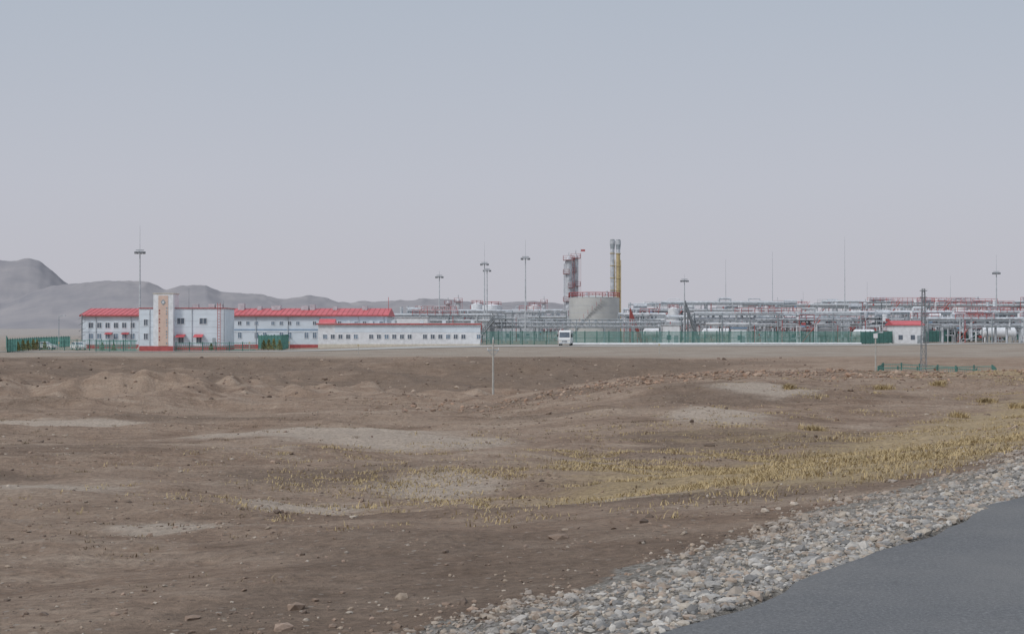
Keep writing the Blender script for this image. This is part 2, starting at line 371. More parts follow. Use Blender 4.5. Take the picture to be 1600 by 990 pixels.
# ---------------------------------------------------------------- hills
pA=np.array([(-1400,455),(-700,448),(-300,450),(-60,462),(0,470),(40,460),(80,447),(130,443),(200,437),(225,440),(258,450),(300,443),(322,443),(345,455),(400,457),(440,463),(480,461),(530,470),(600,472),(660,467),(720,470),(760,474),(860,471),(930,480),(1010,493),(1150,512)],float)
pB=np.array([(-1400,430),(-500,415),(-150,414),(-40,408),(0,406),(45,404),(62,408),(78,420),(100,440),(130,455),(300,480),(400,512)],float)
px=np.arange(-1400,1152,3.0); d=np.linspace(2300,5600,260); PX,D=np.meshgrid(px,d); U=(PX-800)/F
hA=(510-np.interp(px,pA[:,0],pA[:,1]))/F*3300; hB=(510-np.interp(px,pB[:,0],pB[:,1]))/F*4900
XX=U*D
rid=1-np.abs(2*fbm(XX/230+D/900,D/520,5,71)-1); rid2=1-np.abs(2*fbm(XX/70+D/500,D/200,4,73)-1)
shA=np.where(D<3300,ss(2400,3300,D)**1.2,1-ss(3300,3900,D)*.75); shB=np.where(D<4900,ss(3700,4900,D)**1.3,1-ss(4900,5600,D))
ero=np.clip(rid*.9+rid2*.25-.1,0,1)
ZA=hA[None]*shA*(1-.85*(1-shA)*ero); ZB=hB[None]*shB*(1-.85*(1-shB)*ero)
Zm=np.maximum(ZA,ZB)
Zh=Zm+(rid2-.5)*12*np.clip(Zm/50,0,1)+(rid-.5)*8*np.clip(Zm/40,0,1)-3
V=np.stack([XX,D,Zh],-1).reshape(-1,3); na=len(px); nr=len(d)
i=np.arange(nr-1)[:,None]*na; j=np.arange(na-1)[None,:]
Fa=np.stack([i+j,i+j+1,i+na+j+1,i+na+j],-1).reshape(-1,4)
m,nt,b=newmat('hill_rock_hazed'); N=nt.nodes.new; L=nt.links.new; geo=N('ShaderNodeNewGeometry')
L(ramp(noise(.006,8,.6),[(.35,(.27,.265,.285)),(.65,(.335,.32,.33))]),b.inputs['Base Color']); b.inputs['Roughness'].default_value=1; b.inputs['Specular IOR Level'].default_value=0  # pale grey-blue: distance haze painted into the base colour of the hills
np_mesh('hills',V,Fa,[m])

# ================================================================ PLANT
def windows(mb,fr,x0,x1,z0,z1,y,glass='glass_dark'):
    mb.box(x0,x1,y-.03,y+.1,z0,z1,glass)
    w=.07
    for a in ((x0-w,x1+w,z0-w,z0),(x0-w,x1+w,z1,z1+w),(x0-w,x0,z0,z1),(x1,x1+w,z0,z1),((x0+x1)/2-.03,(x0+x1)/2+.03,z0,z1)):
        fr.box(a[0],a[1],y-.07,y+.02,a[2],a[3],'white_plain')
Yf=250.; x0=bx(218,Yf); x1=bx(352,Yf); zt=bz(482,Yf)
W,RF,GL,FR,TR=MB(),MB(),MB(),MB(),MB()
W.box(x0,x1,Yf,Yf+8,-.5,zt,'white_wall')
RF.box(x0-.15,x1+.15,Yf-.15,Yf+8.1,zt,zt+.16,'red_paint'); 
TR.box(x0-.03,x1+.03,Yf-.06,Yf+.0,-.5,.85,'red_paint'); TR.box(x0-.05,x0,Yf,Yf+8,-.5,.85,'red_paint'); TR.box(x1,x1+.05,Yf,Yf+8,-.5,.85,'red_paint')
ta=bx(240,249);tb=bx(271,249); tz=bz(459,249)
W.box(ta,tb,Yf-1.2,Yf+3,-.5,tz,'white_plain'); RF.box(ta-.1,tb+.1,Yf-1.3,Yf+3.1,tz,tz+.15,'beige_wall')
TR.box(ta+.9,tb-.9,Yf-1.26,Yf-1.2,.9,tz-.3,'peach')
for q in range(13):
    if q%3: TR.box(ta+1.0,ta+1.2,Yf-1.30,Yf-1.26,1.3+q*.52,1.55+q*.52,'red_dark')
    if q%4!=1: GL.box(tb-1.25,tb-1.05,Yf-1.30,Yf-1.26,1.2+q*.52,1.5+q*.52,'steel_mid')
xm=(ta+tb)/2; z0=tz-1.5
TR.add([(xm-.45,Yf-1.30,z0),(xm,Yf-1.30,z0-.5),(xm+.45,Yf-1.30,z0),(xm,Yf-1.30,z0+.6)],[(0,1,2,3)],'steel_mid')
TR.add([(xm-.2,Yf-1.32,z0),(xm,Yf-1.32,z0-.22),(xm+.2,Yf-1.32,z0),(xm,Yf-1.32,z0+.27)],[(0,1,2,3)],'white_plain')
TR.box(ta-.02,tb+.02,Yf-1.25,Yf-1.2,-.5,.85,'red_paint')
for p,q in ((277,288),(312,323)):
    windows(GL,FR,bx(p,Yf),bx(q,Yf),bz(506,Yf),bz(497,Yf),Yf)
for p,q in ((225,231),):
    windows(GL,FR,bx(p,Yf),bx(q,Yf),bz(508,Yf),bz(499,Yf),Yf); windows(GL,FR,bx(p,Yf),bx(q,Yf),bz(530,Yf),bz(521,Yf),Yf)
for p,q in ((276,290),(304,318)):
    RF.prism([(Yf,bz(522,Yf)),(Yf-1.3,bz(526,Yf)),(Yf-1.3,bz(526.6,Yf)),(Yf,bz(523.5,Yf))],bx(p,Yf),bx(q,Yf),'red_roof')
    windows(GL,FR,bx(p+3,Yf),bx(q-3,Yf),bz(536,Yf),bz(527,Yf),Yf)
GL.box(bx(332,Yf),bx(337,Yf),Yf-.05,Yf,0,2.3,'steel_mid')
for xx in (bx(341,Yf),bx(345,Yf)): TR.bar((xx,Yf-.5,.3),(xx,Yf-.5,zt+1.0),.07,'red_paint')
for q in range(16): TR.bar((bx(341,Yf),Yf-.5,.6+q*.5),(bx(345,Yf),Yf-.5,.6+q*.5),.05,'red_paint')
for xx in (234,300,350): TR.cyl((bx(xx,Yf),Yf-.1,.9),(bx(xx,Yf),Yf-.1,zt),.06,'grey_light',n=6)
for xx,hh in ((285,3.8),(262,2),(340,1.6)): TR.cyl((bx(xx,Yf),Yf+5,zt),(bx(xx,Yf),Yf+5,zt+hh),.05,'steel_mid',n=5)
for xx in (292,318,330): RF.box(bx(xx,Yf),bx(xx,Yf)+1.1,Yf+4,Yf+5.2,zt+.18,zt+.9,'grey_light')
for q in range(1,6): TR.box(x0-.01,x1+.01,Yf-.015,Yf-.002,.85+q*1.12,.88+q*1.12,'grey_light')
group('office_building',((x0+x1)/2,Yf,0),{'walls':W,'roof':RF,'windows':GL,'window_frames':FR,'trim':TR})
# --- long red roof building
Yl=275.; x0=bx(129,Yl); x1=bx(604,Yl); ze=bz(493.5,Yl); zr=bz(481.5,282)
W,RF,GL,FR,TR=MB(),MB(),MB(),MB(),MB()
W.box(x0,x1,Yl,Yl+14,-.5,ze,'white_wall')
RF.prism([(Yl-.5,ze-.05),(Yl-.5,ze+.2),(Yl+7,zr),(Yl+14.5,ze+.2),(Yl+14.5,ze-.05)],x0-.5,x1+.4,'red_roof')
for q in range(0,60): RF.prism([(Yl-.52,ze+.2),(Yl-.52,ze+.25),(Yl+7,zr+.05),(Yl+7,zr)],x0-.4+q,x0-.34+q,'red_dark')
RF.box(x0-.5,x1+.4,Yl-.62,Yl-.52,ze-.1,ze+.15,'red_dark')
TR.box(x0-.02,x1+.02,Yl-.05,Yl,-.5,.8,'red_paint'); TR.box(x0,x1,Yl-.04,Yl,ze-3.2,ze-3.1,'grey_light')
for p in range(139,215,13):
    windows(GL,FR,bx(p,Yl),bx(p+6.5,Yl),bz(512,Yl),bz(504,Yl),Yl); windows(GL,FR,bx(p,Yl),bx(p+6.5,Yl),bz(529,Yl),bz(521,Yl),Yl,'glass_blue')
for p in (168,194): RF.prism([(Yl,bz(519.5,Yl)),(Yl-1,bz(521,Yl)),(Yl-1,bz(522,Yl)),(Yl,bz(521,Yl))],bx(p-3,Yl),bx(p+8,Yl),'red_roof')
k=0
for p in range(372,600,13):
    if k%5!=3: windows(GL,FR,bx(p,Yl),bx(p+5,Yl),bz(507.5,Yl),bz(502,Yl),Yl,'glass_blue' if k%3 else 'glass_dark')
    if k%3!=1: windows(GL,FR,bx(p,Yl),bx(p+5.5,Yl),bz(528,Yl),bz(519,Yl),Yl,'glass_blue')
    k+=1
TR.box(bx(365,Yl),x1,Yl-.06,Yl,bz(515.5,Yl),bz(514,Yl),'blue_paint')
for p in (150,205,400,450,500,560,600): TR.cyl((bx(p,Yl),Yl-.12,.8),(bx(p,Yl),Yl-.12,ze),.07,'grey_light',n=6)
for p,w,h in ((372,1.2,1.6),(402,.8,.7),(424,1.8,.9),(470,1.5,.8),(484,1.0,1.2),(520,.8,.6),(566,1.,.7)): RF.box(bx(p,280),bx(p,280)+w,280,281.5,zr-.4,zr+h*.6,'grey_light')
TR.cyl((bx(130.5,Yl),Yl-1,0),(bx(130.5,Yl),Yl-1,6.6),.12,'steel_dark',n=6)
for q in range(5): TR.bar((bx(130,Yl)-.6,Yl-1,1+q*1.2),(bx(131,Yl)+.6,Yl-1,1.6+q*1.2),.06,'steel_dark')
TR.cyl((bx(607,280),280,zr-.5),(bx(607,280),280,zr+2.2),.05,'red_paint',n=5)
group('red_roof_building',((x0+x1)/2,Yl,0),{'walls':W,'roof':RF,'windows':GL,'window_frames':FR,'trim':TR})
# --- low workshop
Yw=266.; x0=bx(497,Yw);x1=bx(750,Yw); zt=bz(507,Yw)
W,RF,GL,FR=MB(),MB(),MB(),MB()
W.box(x0,x1,Yw,Yw+7,0,zt,'white_plain'); W.box(x0+3.2,x1+.02,Yw-.04,Yw,bz(519,Yw),bz(509.5,Yw),'white_wall')
W.box(x0,x1,Yw-.05,Yw,0,1.0,'beige_wall')
RF.box(x0-.3,x1+.3,Yw-.4,Yw+7.3,zt,zt+.28,'white_plain'); RF.box(x0-.32,x1+.32,Yw-.46,Yw-.41,zt-.02,zt+.24,'red_paint')
RF.prism([(Yw+.3,zt+.28),(Yw+2.5,zt+1.1),(Yw+4.7,zt+.28)],bx(497,Yw),bx(522,Yw),'red_roof')
for q,p in enumerate(range(505,746,12)):
    if q%7==5: continue
    windows(GL,FR,bx(p,Yw),bx(p+6,Yw),bz(529,Yw),bz(522.5,Yw),Yw-.0,'glass_dark' if q%4 else 'glass_blue')
for p in (540,575,610,655,690,735): RF.box(bx(p,Yw),bx(p,Yw)+.7,Yw+2,Yw+2.7,zt+.28,zt+.8,'grey_light')
group('workshop_building',((x0+x1)/2,Yw,0),{'walls':W,'roof':RF,'windows':GL,'window_frames':FR})
def shed(name,pa,pb,d,pt,dep,wall='white_plain',roof='grey_light',flat=True,base=.4):
    W,RF,GL=MB(),MB(),MB(); x0=bx(pa,d);x1=bx(pb,d);z=bz(pt,d)
    W.box(x0,x1,d,d+dep,base-1,z,wall)
    if flat: RF.box(x0-.2,x1+.2,d-.2,d+dep+.2,z,z+.25,roof)
    else: RF.prism([(d-.3,z-.02),(d-.3,z+.12),(d+dep/2,z+1.0),(d+dep+.3,z+.12),(d+dep+.3,z-.02)],x0-.4,x1+.4,roof)
    xx=x0+.8
    while xx<x1-1.3:
        GL.box(xx,xx+.9,d-.04,d+.02,base+1.1,base+2.1,'glass_dark'); xx+=2.6
    GL.box(x1-1.2,x1-.3,d-.05,d+.02,base,base+2.0,'steel_mid')
    group(name,((x0+x1)/2,d,base),{'walls':W,'roof':RF,'openings':GL})
shed('control_building',620,668,310,496,10)
shed('utility_building',669,722,330,494,8,'grey_light')
shed('pump_house',1398,1442,300,508,6,'white_plain','red_roof',False)
shed('guard_booth',1146,1166,290,513,3,'white_plain','blue_paint')
shed('substation_kiosk',1036,1062,300,508,5,'white_plain','grey_light')
shed('equipment_building',1232,1290,340,497,8,'grey_light','white_plain')
shed('switchgear_building',1480,1530,360,500,8,'white_plain','grey_light')
shed('compressor_building',785,850,360,489,10,'silver','grey_light')

def mast(name,p,ph,d,ps=None,heads=8):
    mb=MB(); X=bx(p,d); g=h1(X,d); zh=bz(ph,d)-g; zs=(bz(ps,d)-g) if ps else zh+.8
    mb.cyl((0,0,-.3),(0,0,zh),.22,'grey_light',.10,n=10); mb.cyl((0,0,zh),(0,0,zs),.05,'grey_light',.025,n=6); mb.cyl((0,0,0),(0,0,.4),.5,'concrete')
    R=.75
    for q in range(12):
        a=q*math.pi/6;b_=a+math.pi/6
        for zz in (zh-.2,zh+.15): mb.bar((R*math.cos(a),R*math.sin(a),zz),(R*math.cos(b_),R*math.sin(b_),zz),.06,'steel_mid')
        mb.bar((0,0,zh-.1),(R*math.cos(a),R*math.sin(a),zh-.15),.04,'steel_mid')
    for q in range(heads):
        a=q*2*math.pi/heads; c,s_=math.cos(a)*(R+.1),math.sin(a)*(R+.1)
        mb.box(c-.17,c+.17,s_-.17,s_+.17,zh-.5,zh-.12,'steel_dark'); mb.box(c-.12,c+.12,s_-.12,s_+.12,zh-.54,zh-.5,'lamp_glass')
    mb.obj(name,(X,d,g))
mast('high_mast_light',218.5,392,262,352)
mast('high_mast_light',686.5,431,345,422)
mast('high_mast_light',757,411,330,378); mast('high_mast_light',761,421,345,None)
mast('high_mast_light',821,402,300,374)
mast('high_mast_light',1069.5,437,340,428); mast('high_mast_light',1557,425,350,398)
def lmast(p,pt,d):
    mb=MB(); X=bx(p,d); z=bz(pt,d)-.5
    mb.cyl((0,0,0),(0,0,z*.35),.16,'grey_light',.12,n=8); mb.cyl((0,0,z*.35),(0,0,z*.7),.11,'grey_light',.08,n=8); mb.cyl((0,0,z*.7),(0,0,z),.06,'grey_light',.03,n=6)
    mb.cyl((0,0,z*.35-.1),(0,0,z*.35+.1),.2,'steel_mid',n=8); mb.box(-.4,.4,-.4,.4,-.5,.3,'concrete'); mb.obj('lightning_mast',(X,d,.5))
for a in ((1134,405,400),(1207,393,380),(1320,370,330),(1485,430,420),(1355,440,430),(640,470,360),(1255,455,450)): lmast(*a)

# --- tank
d=330.; X=bx(928.5,d+6); R=6.0; zt=bz(464,d)
W,TR,RL=MB(),MB(),MB()
W.cyl((X,d+6,-.5),(X,d+6,zt),R,'tank_skin',n=48); W.cyl((X,d+6,zt),(X,d+6,zt+.6),R+.05,'tank_skin',.4,n=48)
for q in range(1,6): W.cyl((X,d+6,.5+q*1.75),(X,d+6,.58+q*1.75),R+.03,'grey_light',n=48,cap=False)
pts=[(X+(R+.1)*math.cos(q*math.pi/12),d+6+(R+.1)*math.sin(q*math.pi/12),zt) for q in range(25)]
RL.rail(pts,1.15,'red_paint',.09,1.6)
for q in range(22):
    a=-2.9+q*.075; RL.box(X+(R+.4)*math.cos(a)-.35,X+(R+.4)*math.cos(a)+.35,d+6+(R+.4)*math.sin(a)-.2,d+6+(R+.4)*math.sin(a)+.2,q*.48+.5,q*.48+.58,'grey_light')
    if q%2==0: RL.bar((X+(R+.8)*math.cos(a),d+6+(R+.8)*math.sin(a),q*.48+.5),(X+(R+.8)*math.cos(a),d+6+(R+.8)*math.sin(a),q*.48+1.5),.05,'red_paint')
TR.cyl((X+3,d+6,zt+.3),(X+3,d+6,zt+1.6),.25,'silver'); TR.cyl((X-2,d+4,zt+.3),(X-2,d+4,zt+1.2),.3,'silver')
group('storage_tank',(X,d+6,0),{'shell':W,'fittings':TR,'railing':RL})
# --- twin stacks
d=350.
for ii,(p,pt) in enumerate(((957,377),(966,377.5))):
    mb=MB(); X=bx(p,d); z=bz(pt,d)
    mb.cyl((0,0,0),(0,0,z*.86),.54,'silver' if ii==0 else 'yellow_stack',.5,n=16); mb.cyl((0,0,z*.86),(0,0,z-2.4),.5,'silver',n=16); mb.cyl((0,0,z-2.4),(0,0,z-1.2),.52,'steel_mid',.64,n=16); mb.cyl((0,0,z-1.2),(0,0,z-.2),.66,'grey_light',.66,n=16); mb.cyl((0,0,z-.2),(0,0,z),.55,'steel_dark',.5,n=16)
    for zz in (.5,.62,.74,.86): mb.cyl((0,0,z*zz),(0,0,z*zz+.15),.66,'yellow_stack',n=16)
    mb.cyl((.6,-.3,0),(.6,-.3,z*.8),.1,'yellow_stack',n=6); mb.cyl((0,0,z-3.6),(0,0,z-3.4),.64,'yellow_stack',n=16)
    mb.obj('exhaust_stack',(X,d,.5))
mb=MB(); 
xa,xb=bx(954.5,d),bx(969,d)
for q in range(7):
    z=4+q*2.3; mb.bar((xa,d+.9,z),(xb,d+.9,z),.08,'yellow_stack'); mb.bar((xa if q%2 else xb,d+.9,z),(xb if q%2 else xa,d+.9,z+2.3),.05,'yellow_stack')
for xx in (xa,xb): mb.bar((xx,d+.9,0),(xx,d+.9,20),.09,'yellow_stack')
mb.obj('stack_frame',(X,d,0),world=True)
def column(p,pt,d,r,seed=0,n=5,flag=False):
    mb=MB(); z=bz(pt,d)-.5
    mb.cyl((0,0,0),(0,0,z-r),r,'silver',n=14); mb.cyl((0,0,z-r),(0,0,z),r,'silver',r*.35,n=14); mb.cyl((0,0,z),(0,0,z+1),.12,'silver',n=8)
    zz=z-1.0
    for q in range(n):
        w=r+.5
        xa_,xb_=(-w,w) if q==0 else ((-w,r*.2) if q%2 else (-r*.2,w))
        mb.box(xa_,xb_,-w,w,zz-.08,zz,'red_dark'); mb.rail([(xa_,w,zz),(xa_,-w,zz),(xb_,-w,zz),(xb_,w,zz)],1.05,'red_paint',.045,1.4)
        zz-= (z*.8)/n
    for q in (-1,1): mb.bar((q*.22+r+.35,-r-.2,0),(q*.22+r+.35,-r-.2,z),.04,'red_paint')
    mb.cyl((-r-.3,-.3,1),(-r-.3,-.3,z-2),.14,'silver',n=8); mb.cyl((-r-.3,-.3,z-2),(0,0,z-.5),.14,'silver',n=8)
    if flag:
        mb.cyl((r+.6,0,z-.5),(r+.6,0,z+1.3),.04,'grey_light',n=5); mb.box(r+.65,r+1.7,-.03,.03,z+.7,z+1.2,'red_paint')
    mb.obj('distillation_column',(bx(p,d),d,.5))
column(888.5,400,355,.85,1,5); column(899.5,397,357,.7,2,5,True); column(894,406,361,.45,3,3)
column(716,466,420,.7,4,3); column(700,470,430,.6,5,3); column(1215,470,420,.8,6,3); column(1352,472,430,.9,7,3); column(1438,468,440,.7,8,3); column(850,468,430,.5,9,2)

# --- pipe bridge in front of tank
mb=MB(); d=300.; x0=bx(770,d);x1=bx(1032,d); za=bz(512,d);zb=bz(499,d)
for yy in (d,d+2):
    for zz in (za,zb,(za+zb)/2): mb.bar((x0,yy,zz),(x1,yy,zz),.12,'steel_mid')
    nn=26
    for q in range(nn+1):
        xx=x0+(x1-x0)*q/nn; mb.bar((xx,yy,za),(xx,yy,zb),.08,'steel_mid')
        if q<nn: mb.bar((xx,yy,za if q%2 else zb),(x0+(x1-x0)*(q+1)/nn,yy,zb if q%2 else za),.06,'steel_mid')
for q in range(7):
    xx=x0+(x1-x0)*q/6; 
    for yy in (d,d+2): mb.bar((xx,yy,0),(xx,yy,za),.2,'steel_mid')
for q,(yy,zz,r_) in enumerate(((.4,.3,.2),(1.,.3,.15),(1.6,.35,.22),(.7,1.2,.14),(1.4,1.2,.16))): mb.cyl((x0,d+yy,za+zz),(x1,d+yy,za+zz),r_,'silver' if q%2 else 'grey_light',n=8)
mb.obj('pipe_bridge',(x0,d,0),world=True)
def stair(name,pa,za_,pb,zb_,d,m='steel_dark',w=1.4):
    mb=MB(); xa,xb=bx(pa,d),bx(pb,d)
    for yy in (d,d+w):
        mb.bar((xa,yy,za_),(xb,yy,zb_),.22,m)
        for o in (.55,1.1): mb.bar((xa,yy,za_+o),(xb,yy,zb_+o),.09,m)
        for q in range(11): 
            x=xa+(xb-xa)*q/10; z=za_+(zb_-za_)*q/10; mb.bar((x,yy,z),(x,yy,z+1.1),.07,m)
    for q in range(22):
        x=xa+(xb-xa)*q/22; z=za_+(zb_-za_)*q/22; mb.box(x-.15,x+.15,d,d+w,z-.02,z+.04,m)
    for q in (.35,.8,1): x=xa+(xb-xa)*q; z=za_+(zb_-za_)*q; mb.bar((x,d,0),(x,d,z),.14,m); mb.bar((x,d+w,0),(x,d+w,z),.14,m)
    mb.obj(name,(xa,d,0),world=True)
stair('steel_staircase',744,.9,772,bz(500,296),296)
stair('steel_staircase',1093,.6,1071,bz(477,316),316)
stair('steel_staircase',1003,.6,985,bz(489,308),308,'red_dark')
mb=MB(); x0,x1=bx(766,297),bx(802,297); z=bz(497,297); mb.box(x0,x1,297,300,z-.2,z,'steel_mid'); mb.rail([(x0,297,z),(x1,297,z)],1.1,'steel_dark',.08)
for xx in (x0+.2,(x0+x1)/2,x1-.2):
    for yy in (297.2,299.8): mb.bar((xx,yy,0),(xx,yy,z-.2),.2,'steel_mid')
mb.obj('access_platform',(x0,297,0),world=True)

def rack(pa,pb,d,pys,seed,dep=4,red=.5,npipe=5):
    rr=random.Random(seed); S_,P_,R_=MB(),MB(),MB(); x0,x1=bx(pa,d),bx(pb,d); zz=sorted([bz(q,d) for q in pys]); n=max(1,round((x1-x0)/6.5)); top=zz[-1]
    for q in range(n+1):
        x=x0+(x1-x0)*q/n
        m='steel_mid' if rr.random()>.3 else 'grey_light'
        for yy in (d,d+dep): S_.bar((x,yy,0),(x,yy,top+.3),.2,m)
        for z in zz: S_.bar((x,d,z-.2),(x,d+dep,z-.2),.16,m)
        if q<n and rr.random()<.3: S_.bar((x,d,.6),(x+(x1-x0)/n,d,zz[0]),.1,m)
        if rr.random()<.6:
            R_.bar((x+1,d-.3,.5),(x+1,d-.3,rr.choice(zz)),.12,'red_paint')
    for z in zz:
        for yy in (d,d+dep): S_.bar((x0,yy,z-.2),(x1,yy,z-.2),.16,'steel_mid')
        for k in range(npipe):
            a=x0+(x1-x0)*(0 if rr.random()<.6 else rr.random()*.4); b_=x1-(x1-x0)*(0 if rr.random()<.6 else rr.random()*.4)
            y=d+.3+(dep-.6)*k/max(1,npipe-1); r_=rr.choice((.1,.14,.2,.27,.33)); m=rr.choice(('silver','silver','white_plain','grey_light','grey_light'))
            P_.cyl((a,y,z+r_),(b_,y,z+r_),r_,m,n=8)
            for e in range(rr.randint(1,4)):
                x=rr.uniform(a,b_); P_.cyl((x,y,z+r_),(x,y,max(.4,z-rr.uniform(1,6))),r_*.8,m,n=6)
            if rr.random()<.35:
                x=rr.uniform(a,b_-4) if b_-a>5 else a; P_.cyl((x,y,z+r_),(x,y,z+1.3),r_,m,n=6); P_.cyl((x,y,z+1.3),(x+3,y,z+1.3),r_,m,n=6); P_.cyl((x+3,y,z+1.3),(x+3,y,z+r_),r_,m,n=6)
    if rr.random()<red:
        a=x0+(x1-x0)*rr.random()*.5; b_=a+(x1-x0)*.4; R_.rail([(a,d-.2,top+.3),(b_,d-.2,top+.3)],1.1,'red_paint',.08)
    group('pipe_rack',((x0+x1)/2,d,0),{'steelwork':S_,'pipes':P_,'red_steel':R_})
rack(985,1225,372,(474,486),1,5,0)
rack(1085,1345,318,(491,500,508),2,4,1)
rack(1330,1640,335,(489,499,507),3,4,1)
rack(1160,1640,400,(478,488),4,5,1)
rack(1020,1330,345,(496,505),5,4,.3)
rack(1290,1650,440,(472,480),6,5,1)
rack(612,790,322,(494,503),7,4,.3)
rack(640,800,372,(487,),8,4,1)
rack(800,885,340,(487,497),9,4,1)
rack(968,1040,312,(492,502),10,4,1)
rack(1560,1900,330,(490,500),11,4,1)
rack(1450,1600,305,(500,509),12,3,1)
def unit(p,d,w,h,seed):
    rr=random.Random(seed); S_,V_,R_=MB(),MB(),MB(); X=bx(p,d); dp=5; lv=[h*k for k in ((.5,1) if h<7 else (.35,.68,1))]
    for xx in np.linspace(X,X+w,max(2,int(w/4)+1)):
        for yy in (d,d+dp): S_.bar((xx,yy,0),(xx,yy,h),.16,rr.choice(('red_dark','steel_mid','grey_light','grey_light')))
    for z in lv:
        S_.box(X-.1,X+w+.1,d-.1,d+dp+.1,z-.15,z,'steel_mid')
        if rr.random()<.75: R_.rail([(X,d,z),(X+w,d,z)],1.1,rr.choice(('red_paint','red_paint','grey_light')),.08,1.6)
        for e in range(rr.randint(1,3)):
            x=rr.uniform(X,X+w-2.5); r_=rr.uniform(.35,.75)
            if z<h or rr.random()<.4:
                V_.cyl((x,d+1.5,z+r_+.2),(x+rr.uniform(2,4),d+1.5,z+r_+.2),r_,rr.choice(('white_plain','silver','silver')),n=12)
            else: V_.cyl((x,d+2,z),(x,d+2,z+rr.uniform(.8,1.8)),r_*.7,rr.choice(('white_plain','silver')),n=10)
    for e in range(rr.randint(4,8)):
        x=rr.uniform(X-1,X+w+1); z=rr.uniform(1,h); r_=rr.uniform(.08,.2); V_.cyl((x,d-.5,.3),(x,d-.5,z),r_,rr.choice(('silver','white_plain','grey_light')),n=6); V_.cyl((x,d-.5,z),(x+rr.uniform(-6,6),d-.5,z),r_,'silver',n=6)
    for e in range(rr.randint(2,5)):
        x=rr.uniform(X,X+w); z=rr.uniform(.5,h); R_.box(x,x+rr.uniform(.3,.9),d-.8,d-.3,z,z+rr.uniform(.3,.7),rr.choice(('red_paint','red_dark','red_paint','blue_paint')))
    if rr.random()<.5: R_.bar((X,d-.4,0),(X+h*.8,d-.4,h),.22,'red_dark'); R_.bar((X,d-.4,1),(X+h*.8,d-.4,h+1),.07,'red_paint')
    group('process_unit',(X+w/2,d,0),{'steelwork':S_,'vessels':V_,'red_steel':R_})
sd=100
for p in list(range(975,1640,27)):
    rr=random.Random(sd); d=rr.uniform(350,470); top=rr.uniform(474,492) if p<1200 else rr.uniform(470,484); unit(p+rr.uniform(-6,6),d,rr.uniform(4,9),max(3.5,bz(top,d)),sd); sd+=1
for p in list(range(1180,1640,34)):
    rr=random.Random(sd); d=rr.uniform(315,345); top=rr.uniform(492,504); unit(p+rr.uniform(-6,6),d,rr.uniform(3,7),max(3,bz(top,d)),sd); sd+=1
for p in (625,655,680,705,735,790,815,840,862): 
    rr=random.Random(sd); d=rr.uniform(345,400); unit(p,d,rr.uniform(3,6),bz(rr.uniform(483,494),d),sd); sd+=1
for p,d,r_,pt in ((745,380,1.5,477),(768,380,2.6,479),(1052,360,1.4,484),(1250,430,2.4,478),(1500,430,2.0,477),(1575,420,2.4,480),(835,390,1.8,480)):
    mb=MB(); z=bz(pt,d); mb.cyl((0,0,0),(0,0,z),r_,'white_plain',n=24); mb.cyl((0,0,z),(0,0,z+.5),r_,'white_plain',.2,n=24); mb.rail([(r_*math.cos(q*.785),r_*math.sin(q*.785),z) for q in range(9)],1,'red_paint',.06,2)
    mb.cyl((r_+.2,-.2,0),(r_+.2,-.2,z),.1,'silver',n=6); mb.obj('white_tank',(bx(p,d),d,.3))
for p,d,L_,r_ in ((1030,308,6,1.1),(1300,322,7,1.2),(1120,330,6,1.0),(1560,315,7,1.1),(1350,312,4,.9)):
    mb=MB(); z=r_+1.3; mb.cyl((-L_/2,0,z),(L_/2,0,z),r_,'white_plain',n=18)
    for q in (-1,1): mb.cyl((q*L_/2,0,z),(q*(L_/2+.5),0,z),r_,'white_plain',r_*.4,n=18); mb.box(q*L_/3-.25,q*L_/3+.25,-.7,.7,0,z-r_*.6,'concrete')
    mb.cyl((0,0,z+r_*.8),(0,0,z+r_+.8),.3,'silver'); mb.obj('pressure_vessel',(bx(p,d),d,.6))

# ---------------------------------------------------------------- fences
def fence(pts,h=2.6,step=2.5,bars=.22,name='metal_fence',plinth=False,m='teal',hb=.045):
    mb=MB(); c=pts[0]
    for a,b_ in zip(pts[:-1],pts[1:]):
        L_=math.hypot(b_[0]-a[0],b_[1]-a[1]); n=max(1,round(L_/step))
        for q in range(n):
            xa=a[0]+(b_[0]-a[0])*q/n; ya=a[1]+(b_[1]-a[1])*q/n; xb=a[0]+(b_[0]-a[0])*(q+1)/n; yb=a[1]+(b_[1]-a[1])*(q+1)/n
            za=h1(xa,ya);zb=h1(xb,yb)
            mb.bar((xa,ya,za-.2),(xa,ya,za+h+.15),.13,'teal_dark')
            for zz in (.2,h*.5,h-.05): mb.bar((xa,ya,za+zz),(xb,yb,zb+zz),.06,m)
            k=int(step/bars)
            for e in range(1,k):
                x=xa+(xb-xa)*e/k;y=ya+(yb-ya)*e/k;z=za+(zb-za)*e/k; mb.cyl((x,y,z+.1),(x,y,z+h),hb,m,n=3,cap=False)
            if plinth: mb.cyl((xa,ya-.3,za+.1),(xb,yb-.3,zb+.1),.26,'white_plain',n=4)
    mb.obj(name,(c[0],c[1],0),world=True)
Pf=lambda p,d:(bx(p,d),d)
fence([Pf(895,283),Pf(1120,284),Pf(1345,288)],2.6,plinth=True,bars=.17,hb=.058)
fence([Pf(1345,288),Pf(1480,330),Pf(1620,395),Pf(1800,430)],2.6,bars=.2,hb=.055)
fence([Pf(452,278),Pf(600,279),Pf(760,280)],2.4,bars=.3,hb=.035)
fence([Pf(760,280),Pf(872,281)],2.6,bars=.19,hb=.055)
fence([Pf(452,278),Pf(440,252),Pf(404,268),Pf(452,278)],2.6,bars=.24,hb=.04)
fence([Pf(62,256),Pf(140,254),Pf(215,252)],1.9,bars=.35,hb=.035)
fence([Pf(275,246),Pf(400,246)],1.5,bars=.35,hb=.03)
fence([Pf(150,243),Pf(214,243)],1.9,bars=.2,hb=.045)
